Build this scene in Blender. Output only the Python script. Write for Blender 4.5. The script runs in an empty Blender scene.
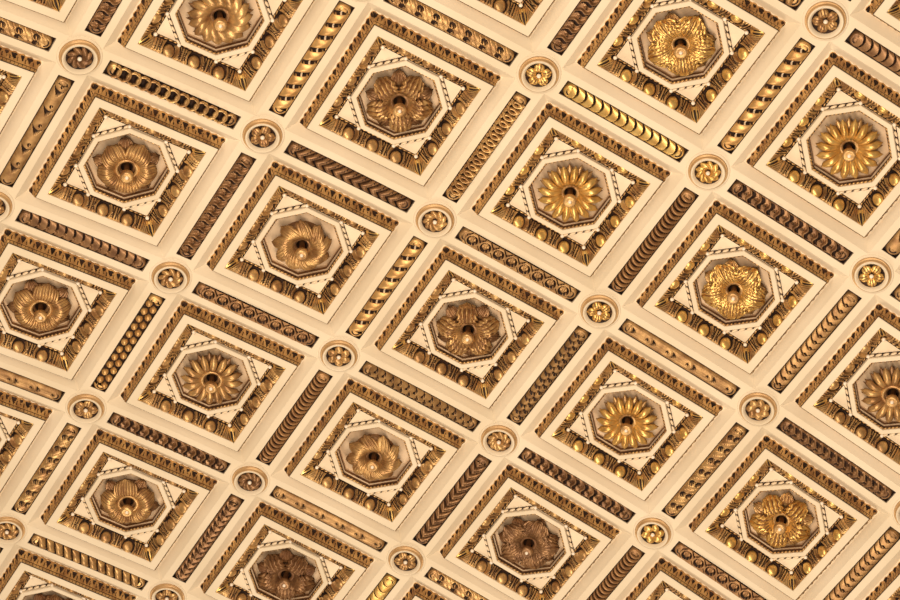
import bpy, math, random
import numpy as np
from mathutils import Matrix, Vector

# ------------------------------------------------------------------ camera, light, exposure
S = 0.8                      # metres per coffer bay
RAD = 10.4287                # vault radius in bays
ASP = 1.0059                 # bay width along the arc
scene = bpy.context.scene
COL = scene.collection
vs = scene.view_settings
vs.view_transform = 'Standard'; vs.look = 'None'; vs.gamma = 1.0; vs.use_curve_mapping = False
vs.exposure = 0.0
EYE = Vector((-3.1255, -5.8334, -10.5515))
ZOFF = 1.6 - EYE.z * S       # crown of the vault above the floor (eye at 1.6 m)

cam = bpy.data.cameras.new('camera'); cam_ob = bpy.data.objects.new('camera', cam); COL.objects.link(cam_ob)
right = Vector((0.85682, -0.51508, 0.02366)); down = Vector((0.43870, 0.70412, -0.55836)); fwd = Vector((0.27094, 0.48879, 0.82926))
M = Matrix((right, -down, -fwd)).transposed().to_4x4()
M.translation = EYE * S + Vector((0, 0, ZOFF))
cam_ob.matrix_world = M
cam.sensor_width = 36.0; cam.lens = 36.0 * 2424.4 / 900.0
cam.clip_start = 0.1; cam.clip_end = 200
scene.camera = cam_ob

world = bpy.data.worlds.new('world'); scene.world = world; world.use_nodes = True
wn = world.node_tree.nodes; wn['Background'].inputs[0].default_value = (1.0, 0.78, 0.56, 1); wn['Background'].inputs[1].default_value = 0.13

def area(name, loc, target, sx, sy, power, col):
    l = bpy.data.lights.new(name, 'AREA'); l.shape = 'RECTANGLE'; l.size = sx; l.size_y = sy; l.energy = power; l.color = col
    o = bpy.data.objects.new(name, l); COL.objects.link(o)
    o.location = loc
    o.rotation_euler = (Vector(target) - Vector(loc)).to_track_quat('-Z', 'Y').to_euler()
    return o
TGT = (0.0, 0.0, ZOFF)
area('hall_light', (-2.2, -2.5, ZOFF - 7.5), (-0.6, -1.5, ZOFF), 1.6, 13.0, 1020, (1.0, 0.825, 0.65))
area('hall_light', (2.0, 8.0, ZOFF - 6.0), TGT, 2.0, 2.0, 300, (1.0, 0.84, 0.67))

# ------------------------------------------------------------------ materials
def mat(name, c1, c2=None, rough=0.5, metal=0.0, scale=12.0, bump=0.0, bscale=60.0, lo=0.35, hi=0.65, spec=0.5):
    m = bpy.data.materials.new(name); m.use_nodes = True
    nt = m.node_tree; b = nt.nodes['Principled BSDF']
    b.inputs['Roughness'].default_value = rough; b.inputs['Metallic'].default_value = metal
    b.inputs['Specular IOR Level'].default_value = spec
    geo = nt.nodes.new('ShaderNodeNewGeometry')
    if c2:
        n = nt.nodes.new('ShaderNodeTexNoise'); n.inputs['Scale'].default_value = scale; n.inputs['Detail'].default_value = 5
        nt.links.new(geo.outputs['Position'], n.inputs['Vector'])
        r = nt.nodes.new('ShaderNodeValToRGB'); r.color_ramp.elements[0].position = lo; r.color_ramp.elements[1].position = hi
        r.color_ramp.elements[0].color = (*c1, 1); r.color_ramp.elements[1].color = (*c2, 1)
        nt.links.new(n.outputs['Fac'], r.inputs['Fac']); nt.links.new(r.outputs['Color'], b.inputs['Base Color'])
    else:
        b.inputs['Base Color'].default_value = (*c1, 1)
    if bump:
        n2 = nt.nodes.new('ShaderNodeTexNoise'); n2.inputs['Scale'].default_value = bscale; n2.inputs['Detail'].default_value = 4
        nt.links.new(geo.outputs['Position'], n2.inputs['Vector'])
        bp = nt.nodes.new('ShaderNodeBump'); bp.inputs['Strength'].default_value = bump; bp.inputs['Distance'].default_value = 0.004
        nt.links.new(n2.outputs['Fac'], bp.inputs['Height']); nt.links.new(bp.outputs['Normal'], b.inputs['Normal'])
    return m
MT = {
 'cream': mat('cream_plaster', (0.735, 0.615, 0.435), (0.80, 0.68, 0.50), 0.75, 0, 3.0, 0.15, 90, spec=0.2),
 'panel': mat('panel_plaster', (0.74, 0.60, 0.42), (0.84, 0.70, 0.50), 0.75, 0, 8.0, 0.2, 90, spec=0.2),
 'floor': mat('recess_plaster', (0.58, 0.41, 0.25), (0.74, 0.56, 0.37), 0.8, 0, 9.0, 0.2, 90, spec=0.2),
 'glaze_shade': mat('dark_glaze_and_shade', (0.012, 0.005, 0.002), (0.040, 0.015, 0.006), 0.7, 0, 30.0, spec=0.3),  # brown glaze that also paints the shade of crevices and hollows
 'umber': mat('umber_and_shade', (0.14, 0.058, 0.020), (0.24, 0.11, 0.038), 0.55, 0.2, 30.0, spec=0.4),  # umber tone; on the recess walls it is painted shade
 'gold': mat('worn_gilding', (0.34, 0.175, 0.066), (0.70, 0.44, 0.175), 0.40, 0.60, 22.0, 0.2, 160),
 'bright': mat('bright_gilding', (0.62, 0.35, 0.095), (0.92, 0.62, 0.21), 0.38, 0.72, 22.0, 0.15, 160),
 'bronze': mat('browned_gilding', (0.18, 0.086, 0.036), (0.37, 0.20, 0.085), 0.42, 0.5, 26.0, 0.2, 160),
 'copper': mat('coppery_gilding', (0.25, 0.120, 0.045), (0.42, 0.225, 0.088), 0.45, 0.45, 22.0, 0.15, 160),
 'brown_gold': mat('brown_gilding', (0.28, 0.145, 0.052), (0.54, 0.32, 0.125), 0.46, 0.5, 24.0, 0.2, 160),
 'amber': mat('amber_gilding', (0.56, 0.30, 0.100), (0.80, 0.50, 0.19), 0.44, 0.6, 22.0, 0.15, 160),
 'tan': mat('ochre_gilding', (0.50, 0.30, 0.13), (0.62, 0.40, 0.19), 0.45, 0.35, 16.0, spec=0.4),
 'pearl': mat('pearl_white', (0.88, 0.76, 0.60), (0.92, 0.82, 0.66), 0.35, 0, 20.0),
 'ivory': mat('ivory_paint', (0.80, 0.62, 0.40), (0.86, 0.70, 0.48), 0.5, 0, 20.0),
}

# ------------------------------------------------------------------ helpers
def mesh(name, V, F, mats, MI=None, smooth=True, scale=S):
    me = bpy.data.meshes.new(name)
    V = np.asarray(V, float) * scale
    me.from_pydata(V.tolist(), [], [list(map(int, f)) for f in F])
    for m in mats: me.materials.append(MT[m])
    if MI is not None: me.polygons.foreach_set('material_index', np.asarray(MI, dtype=np.int32))
    me.polygons.foreach_set('use_smooth', [smooth] * len(me.polygons))
    me.update()
    return me
def obj(name, me, parent=None, mtx=None):
    o = bpy.data.objects.new(name, me); COL.objects.link(o)
    if parent: o.parent = parent
    if mtx is not None: o.matrix_local = mtx
    return o
def thing(name, mtx, label, cat, group):
    o = bpy.data.objects.new(name, None); COL.objects.link(o); o.empty_display_size = 0.05
    o.matrix_world = mtx; o['label'] = label; o['category'] = cat; o['group'] = group
    return o
def gridfaces(nx, ny, off=0, flip=False):
    i, j = np.meshgrid(np.arange(nx - 1), np.arange(ny - 1), indexing='ij')
    a = (i * ny + j).ravel() + off
    q = np.stack([a, a + ny, a + ny + 1, a + 1], 1)
    return q[:, ::-1] if flip else q
def field(x, y, zf, mf):
    """height field on the grid x * y; zf(X,Y) heights, mf(X,Y) material index per face; skirt down to the ground"""
    X, Y = np.meshgrid(x, y, indexing='ij'); Z = zf(X, Y)
    V = np.stack([X, Y, Z], -1).reshape(-1, 3)
    F = gridfaces(len(x), len(y))
    cx = (x[:-1] + x[1:]) / 2; cy = (y[:-1] + y[1:]) / 2
    CX, CY = np.meshgrid(cx, cy, indexing='ij')
    return V, F, mf(CX, CY).ravel().astype(int)
def lathe(prof, n, mi=None, z0=0.0, closed=False):
    """prof: list of (r, z, material index of the strip that follows)"""
    V = []; F = []; MI = []
    for r, z, _ in prof:
        for k in range(n):
            a = 2 * math.pi * k / n; V.append((r * math.cos(a), r * math.sin(a), z))
    for s in range(len(prof) - 1):
        for k in range(n):
            k2 = (k + 1) % n
            F.append((s * n + k, s * n + k2, (s + 1) * n + k2, (s + 1) * n + k)); MI.append(prof[s][2])
    if closed:
        F.append(tuple((len(prof) - 1) * n + k for k in range(n))); MI.append(prof[-1][2])
    return V, F, MI
def ball(rx, ry, rz, n=12, m=8, c=(0, 0, 0)):
    V = []; F = []
    for i in range(m + 1):
        t = math.pi * i / m
        for k in range(n):
            a = 2 * math.pi * k / n
            V.append((c[0] + rx * math.sin(t) * math.cos(a), c[1] + ry * math.sin(t) * math.sin(a), c[2] + rz * math.cos(t)))
    for i in range(m):
        for k in range(n):
            k2 = (k + 1) % n
            F.append((i * n + k, (i + 1) * n + k, (i + 1) * n + k2, i * n + k2))
    return V, F

def frame_at(u, v, h=0.0, spin=0):
    """local frame on the vault: x along the arc, y against the axis, z towards the viewer; spin=1 turns x along the axis"""
    th = (u - 2) * ASP / RAD; r = RAD - h
    p = Vector((r * math.sin(th), v, r * math.cos(th) - RAD)) * S + Vector((0, 0, ZOFF))
    U = Vector((math.cos(th), 0, -math.sin(th))); N = Vector((-math.sin(th), 0, -math.cos(th))); Vv = Vector((0, 1, 0))
    X, Y = (U, -Vv) if not spin else (Vv, U)
    m = Matrix((X, Y, N)).transposed().to_4x4(); m.translation = p
    return m
def screen(u, v, h=0.0):
    w = frame_at(u, v, h).translation
    c = M.inverted() @ w
    f = 2424.4
    return 450 + f * c.x / -c.z, 300 - f * c.y / -c.z
def in_view(pts, pad=0):
    P = [screen(*q) for q in pts]
    n = 0
    for (x, y) in P:
        if -pad < x < 900 + pad and -pad < y < 600 + pad: n += 1
    return n
def sample(u, v, hu, hv, n=9):
    return [(u + hu * (2 * a / (n - 1) - 1), v + hv * (2 * b / (n - 1) - 1)) for a in range(n) for b in range(n)]

# ------------------------------------------------------------------ the vault itself (structure)
TW, TL, TD = 0.043, 0.358, 0.024      # trough half width, half length, depth
def vault():
    pos = sorted({0.5, 0.5 - TW, 0.5 - TW - 0.0006, 0.418, 0.372, 0.360, 0.3594, TL, TL + 0.0006, 0.25, 0.12, 0.0})
    L = np.array(sorted({-a for a in pos} | set(pos)))
    X, Y = np.meshgrid(L, L, indexing='ij')
    mx = np.maximum(abs(X), abs(Y))
    t = np.clip((0.418 - mx) / (0.418 - 0.372), 0, 1)
    Z = -0.040 * t
    Z = np.where(mx < 0.3597, -0.105, Z)
    tr = ((abs(X) > 0.5 - TW - 1e-6) & (abs(Y) < TL + 1e-6)) | ((abs(Y) > 0.5 - TW - 1e-6) & (abs(X) < TL + 1e-6))
    Z = np.where(tr, -TD, Z)
    n = len(L)
    V = []; F = []; c = 0
    for i in range(-2, 7):
        for j in range(-5, 5):
            u = i + 0.5 + X.ravel(); v = j + 0.5 + Y.ravel(); h = Z.ravel()
            th = (u - 2) * ASP / RAD; r = RAD - h
            V.append(np.stack([r * np.sin(th), v, r * np.cos(th) - RAD], 1))
            q = gridfaces(n, n, c)
            ii = np.arange(len(q)); a, b = ii // (n - 1), ii % (n - 1)
            d = ((L[a] + L[a + 1]) * (L[b] + L[b + 1])) > 0
            tri = np.concatenate([np.where(d[:, None], q[:, [0, 1, 2]], q[:, [0, 1, 3]]), np.where(d[:, None], q[:, [0, 2, 3]], q[:, [1, 2, 3]])])
            F.append(tri); c += n * n
    V = np.concatenate(V) * S; V[:, 2] += ZOFF; F = np.concatenate(F)
    me = mesh('ceiling', V, F, ['cream'], None, False, 1.0)
    o = obj('ceiling', me); o['kind'] = 'structure'; o['label'] = 'cream plaster barrel vault with ribs between the coffers'
vault()

# ------------------------------------------------------------------ carved bands: one motif tile per pattern
W = 0.0405; ZB = -0.018; HT = 0.040
def D(s): return np.sqrt(np.clip(1 - np.clip(s, -1, 1) ** 2, 0, 1))
def fr(a): return a - np.floor(a)
def sm(a, lo, hi):
    t = np.clip((a - lo) / (hi - lo), 0, 1); return t * t * (3 - 2 * t)
# each pattern: f(x, s, p) -> height 0..1 ; material index = 0 glaze (shade painted into crevices) where height < cut
def p_coins(x, s, p, A=0.030, g=0.24):
    ph = fr((x - A * D(s)) / p)
    h = D(s) ** 0.7 * (0.50 + 0.50 * ph ** 0.7)
    return np.where(ph < g * (0.45 + 0.55 * D(s)), 0.06, h)
def p_scallop(x, s, p):
    ph = fr((x - 0.026 * D(s)) / p)
    return D(s) ** 0.7 * np.where(ph < 0.22, 0.10, 0.55 + 0.45 * np.sin(np.pi * np.clip((ph - 0.2) / 0.8, 0, 1)) ** 0.7)
def p_husk(x, s, p):
    ph = fr(x / p - 0.16 * D(s / 0.6) * (abs(s) < 0.6))
    notch = (abs(s) < 0.50) & (ph < 0.17 * (1 - abs(s) / 0.50))
    bud = np.exp(-((ph - 0.90) / 0.10) ** 2) * np.exp(-(s / 0.34) ** 2)
    pit = (((ph - 0.72) * p / 0.007) ** 2 + ((s - 0.05) / 0.15) ** 2) < 1
    h = D(s) ** 0.7 * (0.82 + 0.03 * np.sin(40 * s)) + 0.18 * bud
    return np.where(notch | pit, 0.05, h)
def p_bell(x, s, p):
    ph = fr(x / p - 0.26 * D(s))
    notch = (abs(s) < 0.86) & (ph < 0.33 * (1 - abs(s) / 0.86))
    pit = (((ph - 0.80) * p / 0.009) ** 2 + (s / 0.16) ** 2) < 1
    h = D(s) ** 0.7 * (0.62 + 0.38 * ph)
    return np.where(notch | pit, 0.05, h)
def p_chevron(x, s, p):
    off = s + 0.20
    ph = fr(x / p - 0.80 * abs(off))
    g = ph < 0.20
    fine = (off > 0) & (abs(ph - 0.62) < 0.07)
    return np.where(g | fine, 0.10, D(s) ** 0.7 * (0.60 + 0.40 * np.sin(np.pi * np.clip((ph - 0.2) / 0.8, 0, 1)) ** 0.6))
def p_laurel(x, s, p):
    ph = fr(x / p + 0.60 * abs(s))
    hole = (abs(s) > 0.09) & (abs(s) < 0.78) & (ph > 0.22) & (ph < 0.22 + 0.62 * np.sin(np.pi * np.clip((abs(s) - 0.09) / 0.69, 0, 1)) ** 0.7)
    return np.where(hole, 0.0, D(s) ** 0.6 * (0.85 + 0.15 * np.sin(2 * np.pi * ph)))
def p_rings(x, s, p, r=0.80, w=0.26):
    h = np.zeros_like(x)
    for k in (-1, 0, 1, 2):
        dx = (x - (np.floor(x / p) + k) * p) / W
        rr = np.sqrt(dx ** 2 + (s * 0.98) ** 2)
        h = np.maximum(h, 1.0 * np.sqrt(np.clip(1 - ((rr - r) / w) ** 2, 0, 1)) * (0.85 + 0.15 * (dx > 0)))
    return h
def p_scroll(x, s, p):
    ph = fr((x + 0.022 * s - 0.013 * np.sin(np.pi * s)) / p)
    strand = 0.55 + 0.45 * np.sqrt(np.clip(1 - ((ph - 0.12) / 0.12) ** 2, 0, 1))
    groove = (ph > 0.26) & (ph < 0.56) & (abs(s) < 0.80)
    dx = (ph - 0.78) * p / W
    eye = np.sqrt(np.clip(1 - (dx / 0.20) ** 2 - ((s - 0.05) / 0.26) ** 2, 0, 1))
    body = np.where(ph > 0.56, 0.45 + 0.40 * eye, strand)
    h = np.where(groove, 0.0, body) * (0.35 + 0.65 * D(s) ** 0.6)
    pit = ((dx / 0.07) ** 2 + ((s - 0.05) / 0.09) ** 2) < 1
    return np.where(pit, 0.0, h)
def p_cross(x, s, p):
    ph = fr(x / p); dx = (ph - 0.5) * p / W; rr = np.sqrt(dx ** 2 + s ** 2)
    dc = (0.5 - abs(ph - 0.5)) * p / W               # distance from the crossing
    ring = (rr >= 0.50) & (rr < 0.70)
    edge = abs(abs(s) - dc * 1.0 - 0.34)
    h = np.where(edge < 0.055, 0.15, 0.92 * (0.70 + 0.30 * D(s)))
    h = np.where((abs(s) > dc * 1.0 + 0.40), 0.70, h)
    h = np.where(rr < 0.50, 0.55 + 0.25 * (rr < 0.17) + 0.05 * np.cos(5 * np.arctan2(s, dx)), h)
    return np.where(ring, 0.0, h)
def p_wound(x, s, p):
    ph = fr(x / p + 0.26 * s)
    slot = (ph < 0.25) & (abs(s) < 0.90)
    h = D(s * 0.96) ** 0.8 * (0.62 + 0.40 * np.sin(np.pi * np.clip((ph - 0.2) / 0.8, 0, 1)) ** 0.6)
    rod = np.sqrt(np.clip(1 - (s / 0.11) ** 2, 0, 1)) * 0.45
    return np.where(slot, rod, h)
def p_braid(x, s, p):
    ph = fr(x / p + 0.10 * s)
    q = ((ph - 0.5) * p / W / 0.44) ** 2 + ((abs(s) - 0.42) / 0.34) ** 2
    g = abs(fr(3 * (ph + 0.25 * s)) - 0.5) > 0.44
    h = D(s * 0.97) ** 0.7 * np.where(g, 0.72, 0.90)
    return np.where(q < 1, 0.0, h)
def p_scale(x, s, p):
    h = p_coins(x, s, p, 0.034, 0.22) * 0.88
    dx = (fr((x - 0.034) / p + 0.42) - 0.5) * p / W
    rr = np.sqrt(dx ** 2 + (s * 0.9) ** 2)
    h = np.where(rr < 0.27, 0.10, h)
    return np.where(rr < 0.17, 0.70 + 0.30 * np.sqrt(np.clip(1 - (rr / 0.17) ** 2, 0, 1)), h)
def p_buds(x, s, p):
    h = np.zeros_like(x) + 0.15
    for row, off in ((-0.46, 0.0), (0.46, 0.5)):
        dx = (fr(x / p + off) - 0.5) * p / W
        h = np.maximum(h, 0.95 * np.sqrt(np.clip(1 - (dx / 0.56) ** 2 - ((s - row) / 0.50) ** 2, 0, 1)))
    return h
def p_shells(x, s, p):
    h = p_coins(x, s, p, 0.016, 0.24) * 0.85
    ph = fr(x / p); dx = (ph - 0.5) * p / W
    return np.maximum(h, 0.95 * np.sqrt(np.clip(1 - (dx / 0.35) ** 2 - ((s + 0.30) / 0.35) ** 2, 0, 1)))
def p_gadroon(x, s, p):
    ph = fr(x / p + 0.42 * s)
    return D(s) ** 0.7 * np.where(ph < 0.16, 0.10, 0.40 + 0.60 * np.sin(np.pi * ph) ** 0.5)
def p_leaves(x, s, p):
    A = 0.020
    ph = fr((x - A * D(np.clip(2 * abs(s) - 0.9, -1, 1))) / p + 0.5 * (s > 0))
    return D(s) ** 0.75 * (0.45 + 0.55 * (1 - ph)) * sm(1 - ph, 0, 0.25)

PAT = {  # key: (func, count, gilding, cut, motif name, wording)
 'coins': (p_coins, 13, 'bright', 0.12, 'coin', 'gilded band of overlapping coins'),
 'dark_coins': (p_coins, 14, 'bronze', 0.12, 'coin', 'browned band of overlapping coins'),
 'scallops': (p_scallop, 21, 'copper', 0.13, 'scallop', 'coppery band of close-set curved scallops'),
 'leaf_scales': (p_leaves, 13, 'brown_gold', 0.26, 'leaf_scale', 'gold band of small overlapping leaf scales'),
 'husks': (p_husk, 5, 'brown_gold', 0.10, 'husk', 'smooth brown-gold band of husks with small dark notches'),
 'bells': (p_bell, 5, 'brown_gold', 0.12, 'bellflower', 'gold band of bellflowers with dark triangular notches'),
 'chevron': (p_chevron, 12, 'bronze', 0.16, 'leaf_pair', 'dark brown band of slanting leaf chevrons'),
 'laurel': (p_laurel, 14, 'bronze', 0.10, 'laurel_pair', 'pierced laurel band with paired dark holes'),
 'rings': (p_rings, 12, 'gold', 0.62, 'ring', 'gold chain band of linked rings'),
 'small_rings': (p_rings, 15, 'gold', 0.45, 'ring', 'gold band of tightly linked small rings'),
 'scroll': (p_scroll, 11, 'bronze', 0.16, 'scroll', 'brown band of running scroll waves'),
 'cross': (p_cross, 8, 'copper', 0.17, 'ribbon_crossing', 'band of crossing ribbons around small dark rosettes'),
 'gold_cross': (p_cross, 8, 'brown_gold', 0.17, 'ribbon_crossing', 'old gold band of crossing ribbons around small dark rosettes'),
 'wound': (p_wound, 8, 'amber', 0.05, 'ribbon_wrap', 'gold band wound with a smooth slanting ribbon'),
 'braid': (p_braid, 7, 'gold', 0.03, 'braid_link', 'pierced gold braid band with paired black holes'),
 'fish_scales': (p_scale, 14, 'brown_gold', 0.12, 'scale', 'brown-gold band of fish scales each holding a bead'),
 'buds': (p_buds, 11, 'amber', 0.30, 'bud_pair', 'gold band of two rows of round buds'),
 'shells': (p_shells, 13, 'bronze', 0.12, 'shell', 'brown band of small shells and beads'),
 'gadroon': (p_gadroon, 12, 'gold', 0.12, 'gadroon', 'gold band of slanting gadroons'),
}
TILE = {}
BODY = TL - 0.003 - W * 0.92         # half length of the repeating body, the rounded ends follow
def tile(key, flip):
    k = (key, flip)
    if k in TILE: return TILE[k]
    f, n, gl, cut, nm, wd = PAT[key]
    p = 2 * BODY / n
    xs = np.linspace(0, p, max(12, int(p / 0.0020)) + 1); ys = W * np.sin(np.linspace(-np.pi / 2, np.pi / 2, 33))
    def zf(X, Y):
        Xe = np.clip(X, 1e-6, p - 1e-6)
        return ZB + HT * f(Xe if not flip else p - Xe, Y / W, p)
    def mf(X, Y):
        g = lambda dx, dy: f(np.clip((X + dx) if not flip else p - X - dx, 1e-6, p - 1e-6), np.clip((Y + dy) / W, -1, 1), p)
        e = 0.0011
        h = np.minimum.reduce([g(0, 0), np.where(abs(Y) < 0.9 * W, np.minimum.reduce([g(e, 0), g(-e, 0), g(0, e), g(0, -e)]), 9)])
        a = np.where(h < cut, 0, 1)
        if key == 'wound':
            a = np.where((h >= cut) & (h <= 0.62) & (abs(Y / W) < 0.13), 2, a)  # ivory on the rod paints a highlight into each slot
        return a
    V, F, MI = field(xs, ys, zf, mf)
    TILE[k] = (mesh(nm, V, F, ['glaze_shade', gl, 'ivory'], MI), p, n)
    return TILE[k]
CAPS = {}
def cap(gl):
    if gl in CAPS: return CAPS[gl]
    rr = np.linspace(0, 1, 11); aa = np.linspace(-np.pi / 2, np.pi / 2, 25)
    R, A = np.meshgrid(rr, aa, indexing='ij')
    eye = (R > 0.42) & (R < 0.60)
    Z = ZB + HT * np.where(eye, 0.35, np.where(R <= 0.42, 0.75, 0.85 * np.sqrt(np.clip(1 - R ** 2, 0, 1)) ** 0.6))
    V = np.stack([R * W * 0.92 * np.cos(A), R * W * np.sin(A), Z], -1).reshape(-1, 3)
    F = gridfaces(11, 25)
    MI = np.where(eye[:-1, :-1], 0, 1).ravel()
    CAPS[gl] = mesh('end_boss', V, F, ['glaze_shade', gl], MI)
    return CAPS[gl]
def boxmesh(name, hx, hy, z0, z1, m):
    V = [(sx * hx, sy * hy, z) for z in (z0, z1) for sx, sy in ((-1, -1), (1, -1), (1, 1), (-1, 1))]
    F = [(3, 2, 1, 0), (4, 5, 6, 7), (0, 1, 5, 4), (1, 2, 6, 5), (2, 3, 7, 6), (3, 0, 4, 7)]
    return mesh(name, V, F, [m], None, False)
def tray():  # dark lining that paints the trough shadow round each carved band
    V = []; F = []
    for hx, hy, z in ((TL - 0.001, TW - 0.0008, -0.0235), (TL - 0.001, TW - 0.0008, -0.0012), (TL - 0.0035, TW - 0.0030, -0.0012), (TL - 0.0040, TW - 0.0035, ZB - 0.0010)):
        V += [(-hx, -hy, z), (hx, -hy, z), (hx, hy, z), (-hx, hy, z)]
    for s_ in range(3):
        for k in range(4): F.append((s_ * 4 + k, s_ * 4 + (k + 1) % 4, s_ * 4 + 4 + (k + 1) % 4, s_ * 4 + 4 + k))
    F += [(12, 13, 14, 15), (3, 2, 1, 0)]
    return mesh('backing', V, F, ['glaze_shade'], None, False)
BACK = tray()
def band(u, v, spin, key, flip, label, group):
    f, n, gl, cut, nm, wd = PAT[key]
    t = thing('moulding_band', frame_at(u, v, 0.0015 if not spin else 0.0, spin), label, 'moulding', group)
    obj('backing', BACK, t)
    me, p, n = tile(key, flip)
    for k in range(n):
        obj(nm, me, t, Matrix.Translation(((-BODY + k * p) * S, 0, 0)))
    c = cap(gl)
    obj('end_boss', c, t, Matrix.Translation((BODY * S, 0, 0)))
    obj('end_boss', c, t, Matrix.Translation((-BODY * S, 0, 0)) @ Matrix.Rotation(math.pi, 4, 'Z'))

# ------------------------------------------------------------------ coffers
def squarering(name, prof, mats, smooth=False):
    """prof: (half size, z, material index)"""
    V = []; F = []; MI = []
    for r, z, _ in prof: V += [(-r, -r, z), (r, -r, z), (r, r, z), (-r, r, z)]
    for s in range(len(prof) - 1):
        for k in range(4):
            k2 = (k + 1) % 4
            F.append((s * 4 + k, s * 4 + k2, (s + 1) * 4 + k2, (s + 1) * 4 + k)); MI.append(prof[s][2])
    return mesh(name, V, F, mats, MI, smooth)
def sidefield(name, r0, r1, nc, na, base, disp, matf, mats):
    """carved moulding round a square: half size runs r0 -> r1 over c in 0..1; a in -1..1 along each side"""
    V = []; F = []; MI = []; off = 0
    c = np.linspace(0, 1, nc); a = np.linspace(-1, 1, na)
    C, A = np.meshgrid(c, a, indexing='ij')
    cc, ac = np.meshgrid((c[:-1] + c[1:]) / 2, (a[:-1] + a[1:]) / 2, indexing='ij')
    for k in range(4):
        r, z, nr, nz = base(C)
        al = A * r
        d = disp(C, al, r) * sm(1 - abs(A), 0.0, 0.004)
        rr = r + nr * d; zz = z + nz * d; al2 = A * rr
        ang = k * math.pi / 2
        x = rr * math.cos(ang) - al2 * math.sin(ang); y = rr * math.sin(ang) + al2 * math.cos(ang)
        V.append(np.stack([x, y, zz], -1).reshape(-1, 3))
        F.append(gridfaces(nc, na, off, flip=(r0 > r1)) if True else None); off += nc * na
        rc, _, _, _ = base(cc)
        MI.append(matf(cc, ac * rc, rc).ravel().astype(int))
    return mesh(name, np.concatenate(V), np.concatenate(F), mats, np.concatenate(MI))

# egg and dart: outer edge (0.294, .040) -> inner (0.248,-.022)
E0, E1 = 0.2935, 0.2410
def egg_base(C):
    r = E0 + (E1 - E0) * C; z = 0.034 - 0.058 * C ** 1.15
    return r, z, -0.76, 0.62
EP = 0.1375
def egg_local(C, al):
    q = al / EP; k = np.clip(np.round(q), -1, 1); da = (al - k * EP)
    return da, k
def egg_disp(C, al, r):
    da, k = egg_local(C, al)
    e = np.sqrt((da / 0.037) ** 2 + ((C - 0.42) / 0.62) ** 2)
    shell = np.exp(-((e - 1.20) / 0.11) ** 2) * 0.013
    groove = (e < 1.04) * -0.010
    q = (abs(al) / EP); dd = (q - np.floor(q) - 0.5) * EP
    dart = (abs(dd) < 0.021) & (q < 2)
    fl = np.where(dart & (e > 1.32), 0.009 * (abs(fr(dd / 0.0150) - 0.5) > 0.22) - 0.002, 0)
    cor = np.clip((abs(al) - 0.222) / 0.03, 0, 1)
    leaf = -0.003 * cor
    d = np.where(cor > 0, leaf, shell + groove + fl)
    return d * sm(C, 0, 0.06) * sm(1 - C, 0, 0.05) + 0.003 * np.sin(np.pi * C)
def egg_mat(C, al, r):
    da, k = egg_local(C, al)
    e = np.sqrt((da / 0.037) ** 2 + ((C - 0.42) / 0.62) ** 2)
    q = (abs(al) / EP); dd = (q - np.floor(q) - 0.5) * EP
    cor = abs(al) > 0.228
    dart = (abs(dd) < 0.021) & (e > 1.32) & (C > 0.12) & (C < 0.9)
    slot = dart & (abs(fr(dd / 0.0150) - 0.5) <= 0.22)
    dark = ((e < 1.00) | ((e > 1.40) & (e < 1.54) & (C > 0.15)) | slot) & ~cor
    dark |= (C > 0.90)  # inner edge darkened, part of the painted shadow under the band
    dark |= cor & (C > 0.10) & (abs(fr((r - abs(al)) / 0.012) - 0.5) > 0.40)
    return np.where(dark, 0, 1)
EGG_BAND = sidefield('egg_and_dart', E0, E1, 28, 289, egg_base, egg_disp, egg_mat, ['glaze_shade', 'gold'])
def egg_mesh(gl):
    V, F = ball(0.0300, 0.0340, 0.0200, 16, 12)
    V = np.array(V)
    V[:, 1] *= 1.0; 
    # ovoid: blunt towards +y (outer), pointed towards the inside
    V[:, 0] *= (1 + 4.5 * V[:, 1])
    ax = math.radians(52)
    R = np.array([[1, 0, 0], [0, math.cos(ax), -math.sin(ax)], [0, math.sin(ax), math.cos(ax)]])
    return mesh('egg', V @ R.T, F, [gl])
EGG = {'bright': egg_mesh('bright'), 'gold': egg_mesh('gold'), 'bronze': egg_mesh('gold')}
TIPM = None
def corner_leaf():
    # pointed leaf on the mitre, along +x, rising outwards, with a dark midrib
    nt, ns = 14, 11
    V = []; MI = []
    for i in range(nt):
        t = i / (nt - 1)
        w = 0.030 * math.sin(math.pi * (0.12 + 0.88 * t)) ** 0.7 + 0.001
        for j in range(ns):
            s = 2 * j / (ns - 1) - 1
            V.append((0.345 + 0.066 * t, s * w, -0.006 + 0.052 * t ** 1.1 + 0.013 * (1 - s * s) * math.sin(math.pi * min(1, t + 0.1)) - 0.006 * abs(s)))
    for i in range(nt - 1):
        for j in range(ns - 1):
            s = abs((2 * j + 1) / (ns - 1) - 1)
            MI.append(0 if (s < 0.12 and i > 1) or (0.48 < s < 0.62 and 2 < i < 10) else 1)
    return mesh('corner_leaf', V, gridfaces(nt, ns), ['glaze_shade', 'bright'], MI)
CLEAF = corner_leaf()

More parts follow.
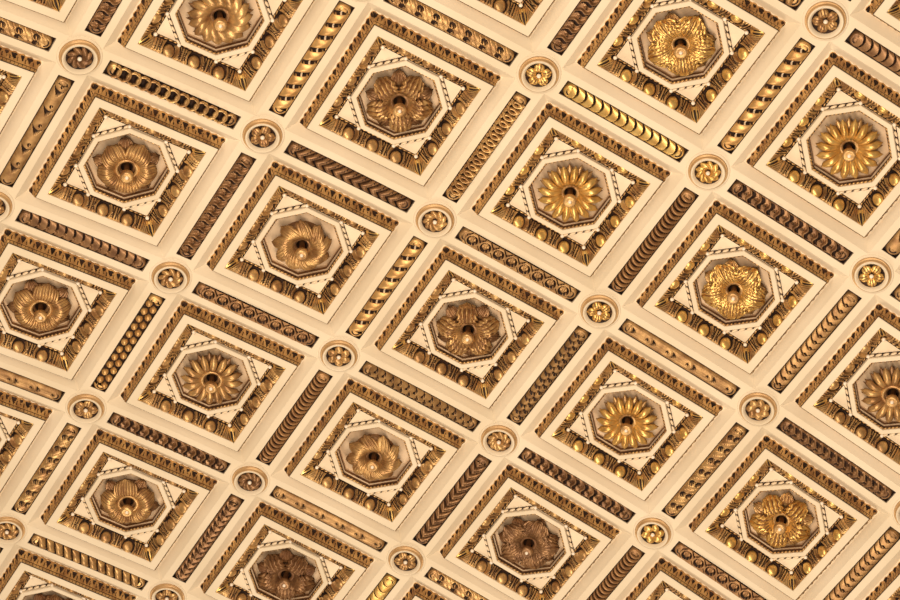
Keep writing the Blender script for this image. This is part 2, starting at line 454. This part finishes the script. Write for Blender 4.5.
# leaf tongues on the outer flank: foot (0.3705,-.036) -> top (0.338,.038)
def leaf_base(C):
    r = 0.3690 - 0.030 * C; z = -0.041 + 0.079 * C
    return r, z, 0.86, 0.50
LP = 2 * 0.352 / 17
def leaf_tri(C, al):
    q = abs(fr(al / LP) - 0.5); big = np.floor(al / LP) % 2 < 0.5
    top = np.where(big, 0.66, 0.52); w = np.where(big, 0.40, 0.24)
    return ((C > 0.12) & (C < top) & (q < w * (1 - (C - 0.12) / (top - 0.12)))) | ((q > 0.44) & (C > 0.30) & (C < 0.60))
def leaf_disp(C, al, r):
    q = abs(fr(al / LP) - 0.5)
    d = np.where(leaf_tri(C, al), -0.005, 0.003 * np.cos(2 * np.pi * q) * (C < 0.62))
    return d + 0.004 * np.exp(-((C - 0.83) / 0.10) ** 2)
def leaf_mat(C, al, r):
    q2 = abs(fr(2 * al / LP) - 0.5)
    return np.where(leaf_tri(C, al) | ((C > 0.68) & (C < 0.74)) | ((C > 0.74) & (q2 > 0.43)) | (C > 0.95), 0, 1)
LEAFM = sidefield('leaf_moulding', 0.3715, 0.3395, 18, 17 * 16 + 1, leaf_base, leaf_disp, leaf_mat, ['glaze_shade', 'gold'])

FRAME = squarering('frame', [(0.3385, 0.030, 0), (0.3385, 0.0375, 0), (0.336, 0.040, 0), (0.2965, 0.040, 0), (0.2935, 0.0375, 0), (0.2935, 0.028, 0)], ['cream'])
def octpts(ap, z):
    R = ap / math.cos(math.pi / 8)
    return [(R * math.cos(math.pi / 8 + k * math.pi / 4), R * math.sin(math.pi / 8 + k * math.pi / 4), z) for k in range(8)]
def octring(name, prof, mats, cap_=None):
    V = []; F = []; MI = []
    for ap, z, _ in prof: V += octpts(ap, z)
    for s in range(len(prof) - 1):
        for k in range(8):
            k2 = (k + 1) % 8
            F.append((s * 8 + k, s * 8 + k2, (s + 1) * 8 + k2, (s + 1) * 8 + k)); MI.append(prof[s][2])
    if cap_ is not None:
        F.append(tuple((len(prof) - 1) * 8 + k for k in range(8))); MI.append(cap_)
    return mesh(name, V, F, mats, MI, False)
OCT = octring('octagon_frame', [(0.2265, -0.030, 0), (0.2255, -0.004, 0), (0.2225, -0.0005, 0), (0.2020, -0.0005, 0), (0.1995, -0.003, 0), (0.1990, -0.010, 0)], ['cream'])
RECESS = octring('recess', [(0.1985, -0.009, 0), (0.1960, -0.038, 1), (0.1955, -0.040, 1), (0.1890, -0.041, 0), (0.1870, -0.060, 1), (0.1860, -0.072, 1)], ['umber', 'floor'], 1)  # umber walls: deep shadow of the recess sides put into the colour
def cornerpanel():
    # ground between the square and the octagon, as one ring: square 0.249 -> octagon 0.226
    V = []; F = []
    o = octpts(0.2262, -0.020)
    sq = [(0.2270, 0.2270, -0.020), (-0.2270, 0.2270, -0.020), (-0.2270, -0.2270, -0.020), (0.2270, -0.2270, -0.020)]
    V = o + sq
    # octagon vertex k at angle 22.5+45k: k=0,1 around corner 0 etc.
    F = [(0, 8, 1), (2, 9, 3), (4, 10, 5), (6, 11, 7)]
    for a, b, c, d in ((1, 8, 9, 2), (3, 9, 10, 4), (5, 10, 11, 6), (7, 11, 8, 0)): F.append((a, b, c, d))
    V += [(x, y, -0.032) for x, y, z in V]
    F = [tuple(reversed(f)) for f in F]
    F2 = [tuple(i + 12 for i in reversed(f)) for f in F]
    return mesh('corner_panel', V, F + F2, ['panel'], None, False)
PANEL = cornerpanel()
def rope(name, pts, closed, r, z, pitch, mats):
    """twisted cord: short slanting lozenges of light cord over a dark core strip"""
    V = []; F = []; MI = []
    n = len(pts)
    for i in range(n if closed else n - 1):
        a = np.array(pts[i]); b = np.array(pts[(i + 1) % n]); d = b - a; L = np.linalg.norm(d); d /= L; q = np.array([-d[1], d[0]])
        o = len(V)
        for p_, s in ((a, 1), (a, -1), (b, -1), (b, 1)): V.append((*(p_ + q * s * r * 1.05), z - r * 0.55))
        F.append((o, o + 1, o + 2, o + 3)); MI.append(0)
        m = max(1, int(round(L / pitch)))
        for k in range(m):
            c = a + d * (k + 0.5) * L / m
            B, BF = ball(pitch * 0.47, r * 0.95, r * 1.0, 8, 6)
            o = len(V)
            for x, y, zz in B:
                x2 = x + y * 0.9
                w = c + d * x2 + q * y
                V.append((w[0], w[1], z + zz))
            F += [tuple(i_ + o for i_ in f) for f in BF]; MI += [1] * len(BF)
    return mesh(name, V, F, mats, MI)
SQROPE = rope('square_rope', [(-0.2345, -0.2345), (0.2345, -0.2345), (0.2345, 0.2345), (-0.2345, 0.2345)], True, 0.0060, -0.023, 0.0260, ['glaze_shade', 'gold'])
_o = octpts(0.2360, 0)
DIAGROPE = rope('diagonal_rope', [(x, y) for x, y, z in (_o[0], _o[1])], False, 0.0078, -0.013, 0.0360, ['glaze_shade', 'ivory'])
_o = octpts(0.1965, 0)
BEADRING = rope('bead_ring', [(x, y) for x, y, z in _o], True, 0.0068, -0.012, 0.0210, ['glaze_shade', 'gold'])
V_, F_ = ball(0.0105, 0.0105, 0.0105, 12, 8)
PEARL = mesh('pearl', V_, F_, ['pearl'])

def coffer(u, v, gl, label, group):
    t = thing('coffer', frame_at(u, v, 0.003), label, 'coffer', group)
    obj('frame', FRAME, t); obj('leaf_moulding', LEAFM, t)
    e = obj('egg_and_dart', EGG_BAND, t)
    for k in range(4):
        R = Matrix.Rotation(k * math.pi / 2, 4, 'Z')
        for a in (-1, 0, 1):
            # egg template: long axis along local y, tilted; place on the side facing +y
            m = R @ Matrix.Translation((a * EP * S, 0.2745 * S, 0.011 * S))
            obj('egg', EGG[gl], e, m)
        obj('corner_leaf', CLEAF, t, Matrix.Rotation(math.pi / 4 + k * math.pi / 2, 4, 'Z'))
        obj('diagonal_rope', DIAGROPE, t, R)
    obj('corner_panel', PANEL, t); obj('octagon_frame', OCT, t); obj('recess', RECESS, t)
    obj('shade_gutter', SHADE_GUTTER, t); obj('square_rope', SQROPE, t); obj('bead_ring', BEADRING, t)
    for k in range(4):
        R = Matrix.Rotation(k * math.pi / 2, 4, 'Z')
        for x, y in ((0.2300, 0.2300), (0.2330, 0.1010), (0.1010, 0.2330)):
            obj('pearl', PEARL, t, R @ Matrix.Translation((x * S, y * S, -0.008 * S)))
    return t

SHADE_GUTTER = squarering('shade_gutter', [(0.2440, -0.020, 0), (0.2430, -0.0335, 0), (0.2265, -0.0335, 0), (0.2265, -0.021, 0)], ['glaze_shade'])  # dark strip painting the black shadow between egg band and panel

# ------------------------------------------------------------------ rosettes
def petal(name, m, r0, r1, w, z0, zt, z1, nr=16, ns=13, ribs=0, ribh=0.0, tip=0.5, twist=0.0, lobes=0, cup=0.5, curl=0.0, wide=0.6):
    """one petal along +x. r0..r1 reach, w half angle width at widest, heights at root/top/tip"""
    V = []
    for i in range(nr):
        t = i / (nr - 1)
        prof = (t ** wide * (1 - t) ** tip) / ((wide / (wide + tip)) ** wide * (tip / (wide + tip)) ** tip)
        prof = 0.30 * (1 - t) + prof * (0.70 + 0.30 * t) if t < 1 else 0.0
        ww = w * min(1.0, prof) 
        if lobes and t > 0.25: ww *= 1 + 0.13 * math.cos(2 * math.pi * lobes * t) * (1 - t * 0.3)
        zc = (1 - t) ** 2 * z0 + 2 * t * (1 - t) * (2 * zt - 0.5 * (z0 + z1)) + t * t * z1
        r = r0 + (r1 - r0) * t
        for j in range(ns):
            s = 2 * j / (ns - 1) - 1
            y = s * ww
            rr = r - (0.10 * (r1 - r0) * abs(s) ** 2 * t)
            if lobes: rr += 0.012 * t * math.cos(lobes * math.pi * s)
            z = zc + cup * ww * (1 - s * s) * math.sin(math.pi * min(1, t * 0.9 + 0.1)) - curl * s * s * ww
            if ribs: z += ribh * math.cos(ribs * math.pi * s) * math.sin(math.pi * t) ** 0.5
            a = y / max(rr, 0.03) + twist * t
            V.append((rr * math.cos(a), rr * math.sin(a), z))
    V = np.array(V); n0 = len(V)
    F = gridfaces(nr, ns)
    # give it thickness: underside
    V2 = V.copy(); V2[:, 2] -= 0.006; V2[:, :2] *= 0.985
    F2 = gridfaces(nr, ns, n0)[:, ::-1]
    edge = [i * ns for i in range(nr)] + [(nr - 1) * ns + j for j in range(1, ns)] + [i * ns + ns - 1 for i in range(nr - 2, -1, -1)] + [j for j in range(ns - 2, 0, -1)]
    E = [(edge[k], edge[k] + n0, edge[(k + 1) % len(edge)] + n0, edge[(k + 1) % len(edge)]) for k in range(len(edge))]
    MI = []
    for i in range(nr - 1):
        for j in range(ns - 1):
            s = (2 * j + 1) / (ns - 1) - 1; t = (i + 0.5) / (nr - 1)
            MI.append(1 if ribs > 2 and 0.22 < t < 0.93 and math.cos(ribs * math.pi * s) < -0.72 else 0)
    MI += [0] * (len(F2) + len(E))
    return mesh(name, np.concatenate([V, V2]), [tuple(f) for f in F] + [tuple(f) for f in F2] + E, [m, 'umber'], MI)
def fill(o, name, me, n, phase=0.0, tilt=None):
    for k in range(n):
        obj(name, me, o, Matrix.Rotation(phase + 2 * math.pi * k / n, 4, 'Z'))
PC = {}
def pet(key, gl):
    if (key, gl) in PC: return PC[key, gl]
    if key == 'daisy': me = petal('petal', gl, 0.036, 0.170, 0.0200, -0.024, 0.022, -0.006, tip=0.32, wide=0.9, cup=0.85)
    elif key == 'daisy_under': me = petal('under_petal', gl, 0.060, 0.166, 0.020, -0.045, -0.022, -0.036, tip=0.6, cup=0.5, nr=10, ns=7)
    elif key == 'acanthus': me = petal('petal', gl, 0.036, 0.166, 0.060, -0.030, 0.026, -0.016, nr=26, ns=31, ribs=5, ribh=0.0050, lobes=5, tip=0.14, wide=0.5, cup=0.42, curl=0.1)
    elif key == 'acanthus_under': me = petal('under_leaf', gl, 0.060, 0.168, 0.045, -0.050, -0.018, -0.035, nr=18, ns=23, ribs=5, ribh=0.004, lobes=5, tip=0.35, cup=0.3)
    elif key == 'broad': me = petal('petal', gl, 0.030, 0.165, 0.080, -0.030, 0.010, -0.012, nr=24, ns=35, ribs=9, ribh=0.004, lobes=6, tip=0.22, cup=0.16)
    elif key == 'fluted': me = petal('petal', gl, 0.050, 0.160, 0.075, -0.012, 0.028, -0.022, nr=20, ns=41, ribs=9, ribh=0.0055, lobes=0, tip=0.22, cup=0.15)
    elif key == 'swirl': me = petal('petal', gl, 0.035, 0.160, 0.045, -0.025, 0.020, -0.020, nr=24, ns=21, ribs=5, ribh=0.0045, tip=0.35, twist=0.75, cup=0.4)
    elif key == 'swirl_thin': me = petal('petal', gl, 0.040, 0.160, 0.028, -0.022, 0.020, -0.010, nr=20, ns=11, tip=0.35, twist=0.45, cup=0.55)
    elif key == 'r_swirl': me = petal('petal', gl, 0.010, 0.069, 0.0175, 0.006, 0.024, 0.010, nr=10, ns=7, tip=0.3, twist=0.9, cup=0.6)
    elif key == 'r_five': me = petal('petal', gl, 0.010, 0.069, 0.027, 0.008, 0.022, 0.012, nr=10, ns=11, ribs=3, ribh=0.0015, tip=0.25, cup=0.35)
    elif key == 'r_six': me = petal('petal', gl, 0.010, 0.069, 0.022, 0.008, 0.024, 0.012, nr=10, ns=9, tip=0.25, twist=0.3, cup=0.5)
    PC[key, gl] = me
    return me
def knobmesh(name, gl, r, z0, z1, top='ivory'):
    prof = [(r * 0.40, z0, 2), (r * 0.40, z1 - r * 1.5, 2), (r * 0.70, z1 - r * 1.25, 0), (r * 0.93, z1 - r * 0.9, 0), (r, z1 - r * 0.45, 0), (r * 0.9, z1 - r * 0.12, 0), (r * 0.66, z1, 0), (r * 0.44, z1 - r * 0.16, 0), (r * 0.26, z1 - r * 0.12, 1), (r * 0.22, z1 + r * 0.06, 1), (r * 0.10, z1 + r * 0.14, 1)]
    V, F, MI = lathe(prof, 20, closed=True)
    return mesh(name, V, F, [gl, top, 'umber'], MI)
KN = {}
def knob(gl):
    if gl not in KN: KN[gl] = knobmesh('knob', {'bright': 'gold'}.get(gl, gl), 0.0350, -0.060, 0.080, 'pearl')
    return KN[gl]
def ringmesh(name, m, R, r, z, n=40, k=10):
    V = []; F = []
    for i in range(n):
        a = 2 * math.pi * i / n
        for j in range(k):
            b = 2 * math.pi * j / k
            V.append(((R + r * math.cos(b)) * math.cos(a), (R + r * math.cos(b)) * math.sin(a), z + r * math.sin(b)))
    for i in range(n):
        for j in range(k):
            i2, j2 = (i + 1) % n, (j + 1) % k
            F.append((i * k + j, i2 * k + j, i2 * k + j2, i * k + j2))
    return mesh(name, V, F, [m])
RG = {}
def cupring(gl):
    if gl not in RG: RG[gl] = ringmesh('cup_ring', gl, 0.052, 0.010, -0.002)
    return RG[gl]
CUP = {}
def cup(gl):
    if gl not in CUP:
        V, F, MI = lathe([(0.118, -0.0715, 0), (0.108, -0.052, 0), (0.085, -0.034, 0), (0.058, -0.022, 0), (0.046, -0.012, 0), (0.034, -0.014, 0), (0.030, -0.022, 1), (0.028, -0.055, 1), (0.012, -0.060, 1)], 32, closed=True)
        CUP[gl] = mesh('calyx', V, F, [gl, 'glaze_shade'], MI)
    return CUP[gl]
ROS = {
 'daisy': 'daisy rosette of many slender petals', 'ringed_daisy': 'daisy rosette with a ringed hollow centre',
 'acanthus': 'acanthus rosette of separate scalloped leaves', 'broad': 'broad leafy rosette of overlapping ribbed leaves',
 'fluted': 'rosette of fluted fan petals around a ringed hollow', 'swirl': 'rosette of swirling ribbed leaves', 'pinwheel': 'pinwheel rosette of curved slender petals'}
def rosette(u, v, kind, gl, ph, label, group):
    t = thing('rosette', frame_at(u, v, 0.003), label, 'rosette', group)
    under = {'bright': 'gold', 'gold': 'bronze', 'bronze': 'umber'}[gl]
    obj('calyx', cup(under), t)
    if kind in ('daisy', 'ringed_daisy'):
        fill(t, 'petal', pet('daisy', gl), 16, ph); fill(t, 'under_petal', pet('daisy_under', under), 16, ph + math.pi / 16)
        if kind == 'ringed_daisy': obj('cup_ring', cupring(gl), t)
    elif kind == 'acanthus':
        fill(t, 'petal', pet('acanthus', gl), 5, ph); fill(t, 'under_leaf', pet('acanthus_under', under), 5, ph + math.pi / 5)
    elif kind == 'broad':
        fill(t, 'petal', pet('broad', gl), 5, ph); fill(t, 'under_leaf', pet('acanthus_under', under), 7, ph + 0.3)
    elif kind == 'fluted':
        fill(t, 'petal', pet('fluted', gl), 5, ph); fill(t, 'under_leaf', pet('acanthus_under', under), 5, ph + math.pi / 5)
        obj('cup_ring', cupring(gl), t)
    elif kind == 'swirl':
        fill(t, 'petal', pet('swirl', gl), 9, ph)
    elif kind == 'pinwheel':
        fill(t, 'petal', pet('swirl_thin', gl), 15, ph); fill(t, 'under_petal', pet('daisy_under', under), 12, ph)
    obj('knob', knob(gl), t)

# ------------------------------------------------------------------ roundels on the rib crossings
def lm(name, prof, mats, n=48, closed=True):
    V, F, MI = lathe(prof, n, closed=closed); return mesh(name, V, F, mats, MI)
BASE = lm('base_disc', [(0.118, -0.034, 0), (0.116, -0.010, 0), (0.112, 0.002, 0), (0.104, 0.005, 0), (0.088, 0.005, 0)], ['cream'])
RING = lm('gilded_ring', [(0.0985, 0.0045, 0), (0.1000, 0.009, 0), (0.0985, 0.013, 0), (0.0945, 0.014, 0), (0.0930, 0.013, 0), (0.0895, 0.027, 0), (0.0880, 0.031, 0), (0.0850, 0.031, 0)], ['tan'], closed=False)
INNER = lm('cream_ring', [(0.0865, 0.030, 0), (0.0855, 0.034, 0), (0.0820, 0.036, 0), (0.0780, 0.034, 0), (0.0730, 0.027, 0), (0.0680, 0.022, 0), (0.0665, 0.012, 0)], ['cream'], closed=False)
DISHES = {}
RK = {}
def roundel(u, v, kind, gl, n, label, group):
    t = thing('roundel', frame_at(u, v, 0.0), label, 'roundel', group)
    obj('base_disc', BASE, t); obj('gilded_ring', RING, t); obj('cream_ring', INNER, t)
    if 'g' not in DISHES: DISHES['g'] = lm('dish', [(0.0675, 0.016, 0), (0.057, 0.010, 0), (0.020, 0.0065, 0), (0.005, 0.006, 0)], ['glaze_shade'])
    obj('dish', DISHES['g'], t)
    fill(t, 'petal', pet(kind, gl), n, 0.4 * u)
    if 'k' not in RK:
        V, F = ball(0.0115, 0.0115, 0.011, 14, 8, (0, 0, 0.026)); RK['k'] = mesh('knob', V, F, ['pearl'])
    obj('knob', RK['k'], t)

# ------------------------------------------------------------------ laying everything out, row by row
ORD = ['first', 'second', 'third', 'fourth', 'fifth', 'sixth', 'seventh']
COF = {  # (i, j): rosette kind, gilding, turn
 (-1, -1): ('daisy', 'gold', 0), (0, -1): ('pinwheel', 'gold', 0.1), (1, -1): ('acanthus', 'gold', 0.25), (2, -1): ('daisy', 'bright', 0), (3, -1): ('broad', 'bright', 0.2), (4, -1): ('ringed_daisy', 'gold', 0.1),
 (0, 0): ('fluted', 'gold', 0.2), (1, 0): ('swirl', 'gold', 0), (2, 0): ('acanthus', 'gold', 0.9), (3, 0): ('daisy', 'bright', 0.1), (4, 0): ('acanthus', 'bright', 0.1),
 (0, 1): ('fluted', 'gold', 0.5), (1, 1): ('ringed_daisy', 'gold', 0), (2, 1): ('swirl', 'gold', 0.3), (3, 1): ('broad', 'bronze', 0.5), (4, 1): ('daisy', 'gold', 0),
 (0, 2): ('daisy', 'gold', 0), (1, 2): ('fluted', 'gold', 0.9), (2, 2): ('acanthus', 'bronze', 0.2), (3, 2): ('daisy', 'gold', 0), (1, 3): ('acanthus', 'bronze', 0.6), (0, 3): ('daisy', 'gold', 0),
 (1, -2): ('daisy', 'gold', 0), (2, -2): ('broad', 'bright', 0.4), (3, -2): ('daisy', 'bright', 0.05), (4, -2): ('daisy', 'bright', 0), (3, -3): ('broad', 'bright', 0)}
UB = {(-1, 0): 'braid', (0, 0): 'rings', (1, 0): 'chevron', (2, 0): 'gold_cross', (3, 0): 'husks', (4, 0): 'laurel',
 (1, -1): 'braid', (2, -1): 'coins', (3, -1): 'scroll', (4, -1): 'bells', (3, -2): 'dark_coins', (2, -2): 'gadroon',
 (0, 1): 'shells', (1, 1): 'cross', (2, 1): 'leaf_scales', (3, 1): 'scroll', (4, 1): 'cross',
 (0, 2): 'husks', (1, 2): 'scroll', (2, 2): 'husks', (3, 2): 'braid', (1, 3): 'gadroon', (0, 3): 'coins', (2, 3): 'coins'}
VB = {(0, 0): 'bells', (1, 0): 'scroll', (2, 0): 'wound', (3, 0): 'leaf_scales', (4, 0): 'braid', (5, 0): 'fish_scales',
 (1, -1): 'wound', (2, -1): 'small_rings', (3, -1): 'scallops', (4, -1): 'fish_scales', (0, -1): 'scroll',
 (2, -2): 'scroll', (3, -2): 'wound', (4, -2): 'bells', (1, 1): 'buds', (2, 1): 'scallops', (3, 1): 'chevron', (4, 1): 'scallops',
 (1, 2): 'braid', (2, 2): 'laurel', (3, 2): 'coins', (0, 1): 'coins', (0, 2): 'coins', (1, 3): 'coins'}
RND = {(0, 0): ('r_swirl', 'bronze', 8), (1, 0): ('r_five', 'gold', 5), (2, 0): ('r_swirl', 'gold', 9), (3, 0): ('r_five', 'bright', 5), (4, 0): ('r_six', 'gold', 7),
 (2, -1): ('r_five', 'bright', 5), (3, -1): ('r_swirl', 'bright', 9), (4, -1): ('r_five', 'bright', 5), (3, -2): ('r_five', 'gold', 5), (0, 1): ('r_five', 'gold', 5),
 (1, 1): ('r_swirl', 'gold', 8), (2, 1): ('r_six', 'gold', 6), (3, 1): ('r_swirl', 'gold', 10), (4, 1): ('r_six', 'bright', 6), (1, 2): ('r_five', 'gold', 5),
 (2, 2): ('r_swirl', 'bronze', 10), (3, 2): ('r_five', 'gold', 5), (1, 3): ('r_swirl', 'gold', 8)}
RDESC = {'r_swirl': 'swirling petals', 'r_five': 'five broad petals', 'r_six': 'rounded curling petals'}
GW = {'bright': 'bright gold', 'gold': 'old gold', 'bronze': 'dark brown'}

def rows(items):
    """items: {(i,j)} in view -> {(i,j): (place in row, row)} counted from the left and from the top"""
    js = sorted({j for i, j in items}); out = {}
    for a, j in enumerate(js):
        r = sorted(i for i, jj in items if jj == j)
        for b, i in enumerate(r): out[i, j] = (ORD[b] if len(r) > 1 else 'only', ORD[a], len(r))
    return out
def where(rc, k, kindword=''):
    b, a, n = rc[k]
    return ('%s from left in %s slanting row' % (b, a)) if n > 1 else ('alone in %s slanting row' % a)

def where2(rc, k, slope):
    b, a, n = rc[k]
    return ('%s in %s %s row' % (b, a, slope)) if n > 1 else ('alone in %s %s row' % (a, slope))
cells = {(i, j) for i in range(-2, 7) for j in range(-5, 5)}
cv = {k for k in cells if in_view(sample(k[0] + .5, k[1] + .5, 0.37, 0.37, 15)) >= 3}
rv = {k for k in cells if in_view(sample(k[0] + .5, k[1] + .5, 0.16, 0.16, 15)) >= 6}
kv = {k for k in cells if in_view(sample(k[0], k[1], 0.11, 0.11, 13)) >= 4}
uv = {k for k in cells if in_view(sample(k[0] + .5, k[1], 0.355, 0.04, 31)) >= 14}
vv = {k for k in cells if in_view(sample(k[0], k[1] + .5, 0.04, 0.355, 31)) >= 14}
rc = rows(cv); rr = rows(rv); rk = rows(kv); ru = rows(uv); rw = rows(vv)
CORN = {}
for k in sorted(cv, key=lambda k: (k[1], k[0])):
    kind = COF.get(k, ('daisy', 'gold', 0))[0]
    if k in rv: desc = 'cream coffer framing the %s %s rosette' % (GW[COF.get(k, (0, 'gold'))[1]], {'ringed_daisy': 'ringed daisy', 'broad': 'broad-leaved'}.get(kind, kind))
    else: desc = 'cream coffer cut off by the photo edge'
    coffer(k[0] + .5, k[1] + .5, COF.get(k, (0, 'gold'))[1], '%s, %s' % (desc, where(rc, k)), 'coffers of the vault')
for k in sorted(rv, key=lambda k: (k[1], k[0])):
    kind, gl, ph = COF.get(k, ('daisy', 'gold', 0))
    rosette(k[0] + .5, k[1] + .5, kind, gl, ph, '%s %s, %s' % (GW[gl], {'daisy': 'daisy rosette', 'ringed_daisy': 'ringed daisy rosette', 'acanthus': 'scalloped acanthus rosette', 'broad': 'broad leafy rosette', 'fluted': 'fluted fan rosette', 'swirl': 'swirling leaf rosette', 'pinwheel': 'pinwheel rosette'}[kind], where(rr, k)), 'rosettes in the coffers')
for k in sorted(kv, key=lambda k: (k[1], k[0])):
    kind, gl, n = RND.get(k, ('r_five', 'gold', 5))
    roundel(k[0], k[1], kind, gl, n, 'roundel with %s %s, %s' % (GW[gl], RDESC[kind], where(rk, k)), 'roundels on the rib crossings')
for k in sorted(uv, key=lambda k: (k[1], k[0])):
    key = UB.get(k, 'coins')
    band(k[0] + .5, k[1], 0, key, False, '%s, %s' % (PAT[key][5], where2(ru, k, 'right-falling')), 'long bands falling to the right')
for k in sorted(vv, key=lambda k: (k[1], k[0])):
    key = VB.get(k, 'coins')
    band(k[0], k[1] + .5, 1, key, k == (3, 1), '%s, %s' % (PAT[key][5], where2(rw, k, 'left-falling')), 'long bands falling to the left')

# ------------------------------------------------------------------ the vault carries on for one bay beyond the picture
def near(u, v, pad=150):
    x, y = screen(u, v); return -pad < x < 900 + pad and -pad < y < 600 + pad
MORE = ORD + ['eighth', 'ninth', 'tenth', 'eleventh', 'twelfth', 'thirteenth', 'fourteenth']
def side(u, v):
    x, y = screen(u, v)
    d = {'left': -x, 'right': x - 900, 'top': -y, 'bottom': y - 600}
    return max(d, key=d.get)
def outer(want, du, dv):
    """bays of one kind beyond the picture, with words for their place along the edge they lie beyond"""
    by = {}
    for k in cells:
        if want(k): by.setdefault(side(k[0] + du, k[1] + dv), []).append(k)
    out = []
    for e in sorted(by):
        ax = 0 if e in ('top', 'bottom') else 1
        for n, k in enumerate(sorted(by[e], key=lambda k: screen(k[0] + du, k[1] + dv)[ax])):
            out.append((k, 'at the %s edge, %s from the %s' % (e, MORE[n], 'left' if ax == 0 else 'top')))
    return out
for k, w in outer(lambda k: near(k[0] + .5, k[1] + .5) and k not in cv, .5, .5):
    coffer(k[0] + .5, k[1] + .5, 'gold', 'outlying cream coffer %s' % w, 'coffers continuing beyond the picture')
for k, w in outer(lambda k: (near(k[0] + .5, k[1] + .5) or k in cv) and k not in rv, .5, .5):
    kind, gl, ph = COF.get(k, ('daisy', 'gold', 0))
    rosette(k[0] + .5, k[1] + .5, kind, gl, ph, 'outlying %s rosette %s' % (GW[gl], w), 'rosettes continuing beyond the picture')
for k, w in outer(lambda k: near(k[0], k[1]) and k not in kv, 0, 0):
    roundel(k[0], k[1], 'r_five', 'gold', 5, 'outlying roundel %s' % w, 'roundels continuing beyond the picture')
for k, w in outer(lambda k: near(k[0] + .5, k[1]) and k not in uv, .5, 0):
    band(k[0] + .5, k[1], 0, UB.get(k, 'leaf_scales'), False, 'outlying right-falling carved band %s' % w, 'bands continuing beyond the picture')
for k, w in outer(lambda k: near(k[0], k[1] + .5) and k not in vv, 0, .5):
    band(k[0], k[1] + .5, 1, VB.get(k, 'scallops'), False, 'outlying left-falling carved band %s' % w, 'bands continuing beyond the picture')
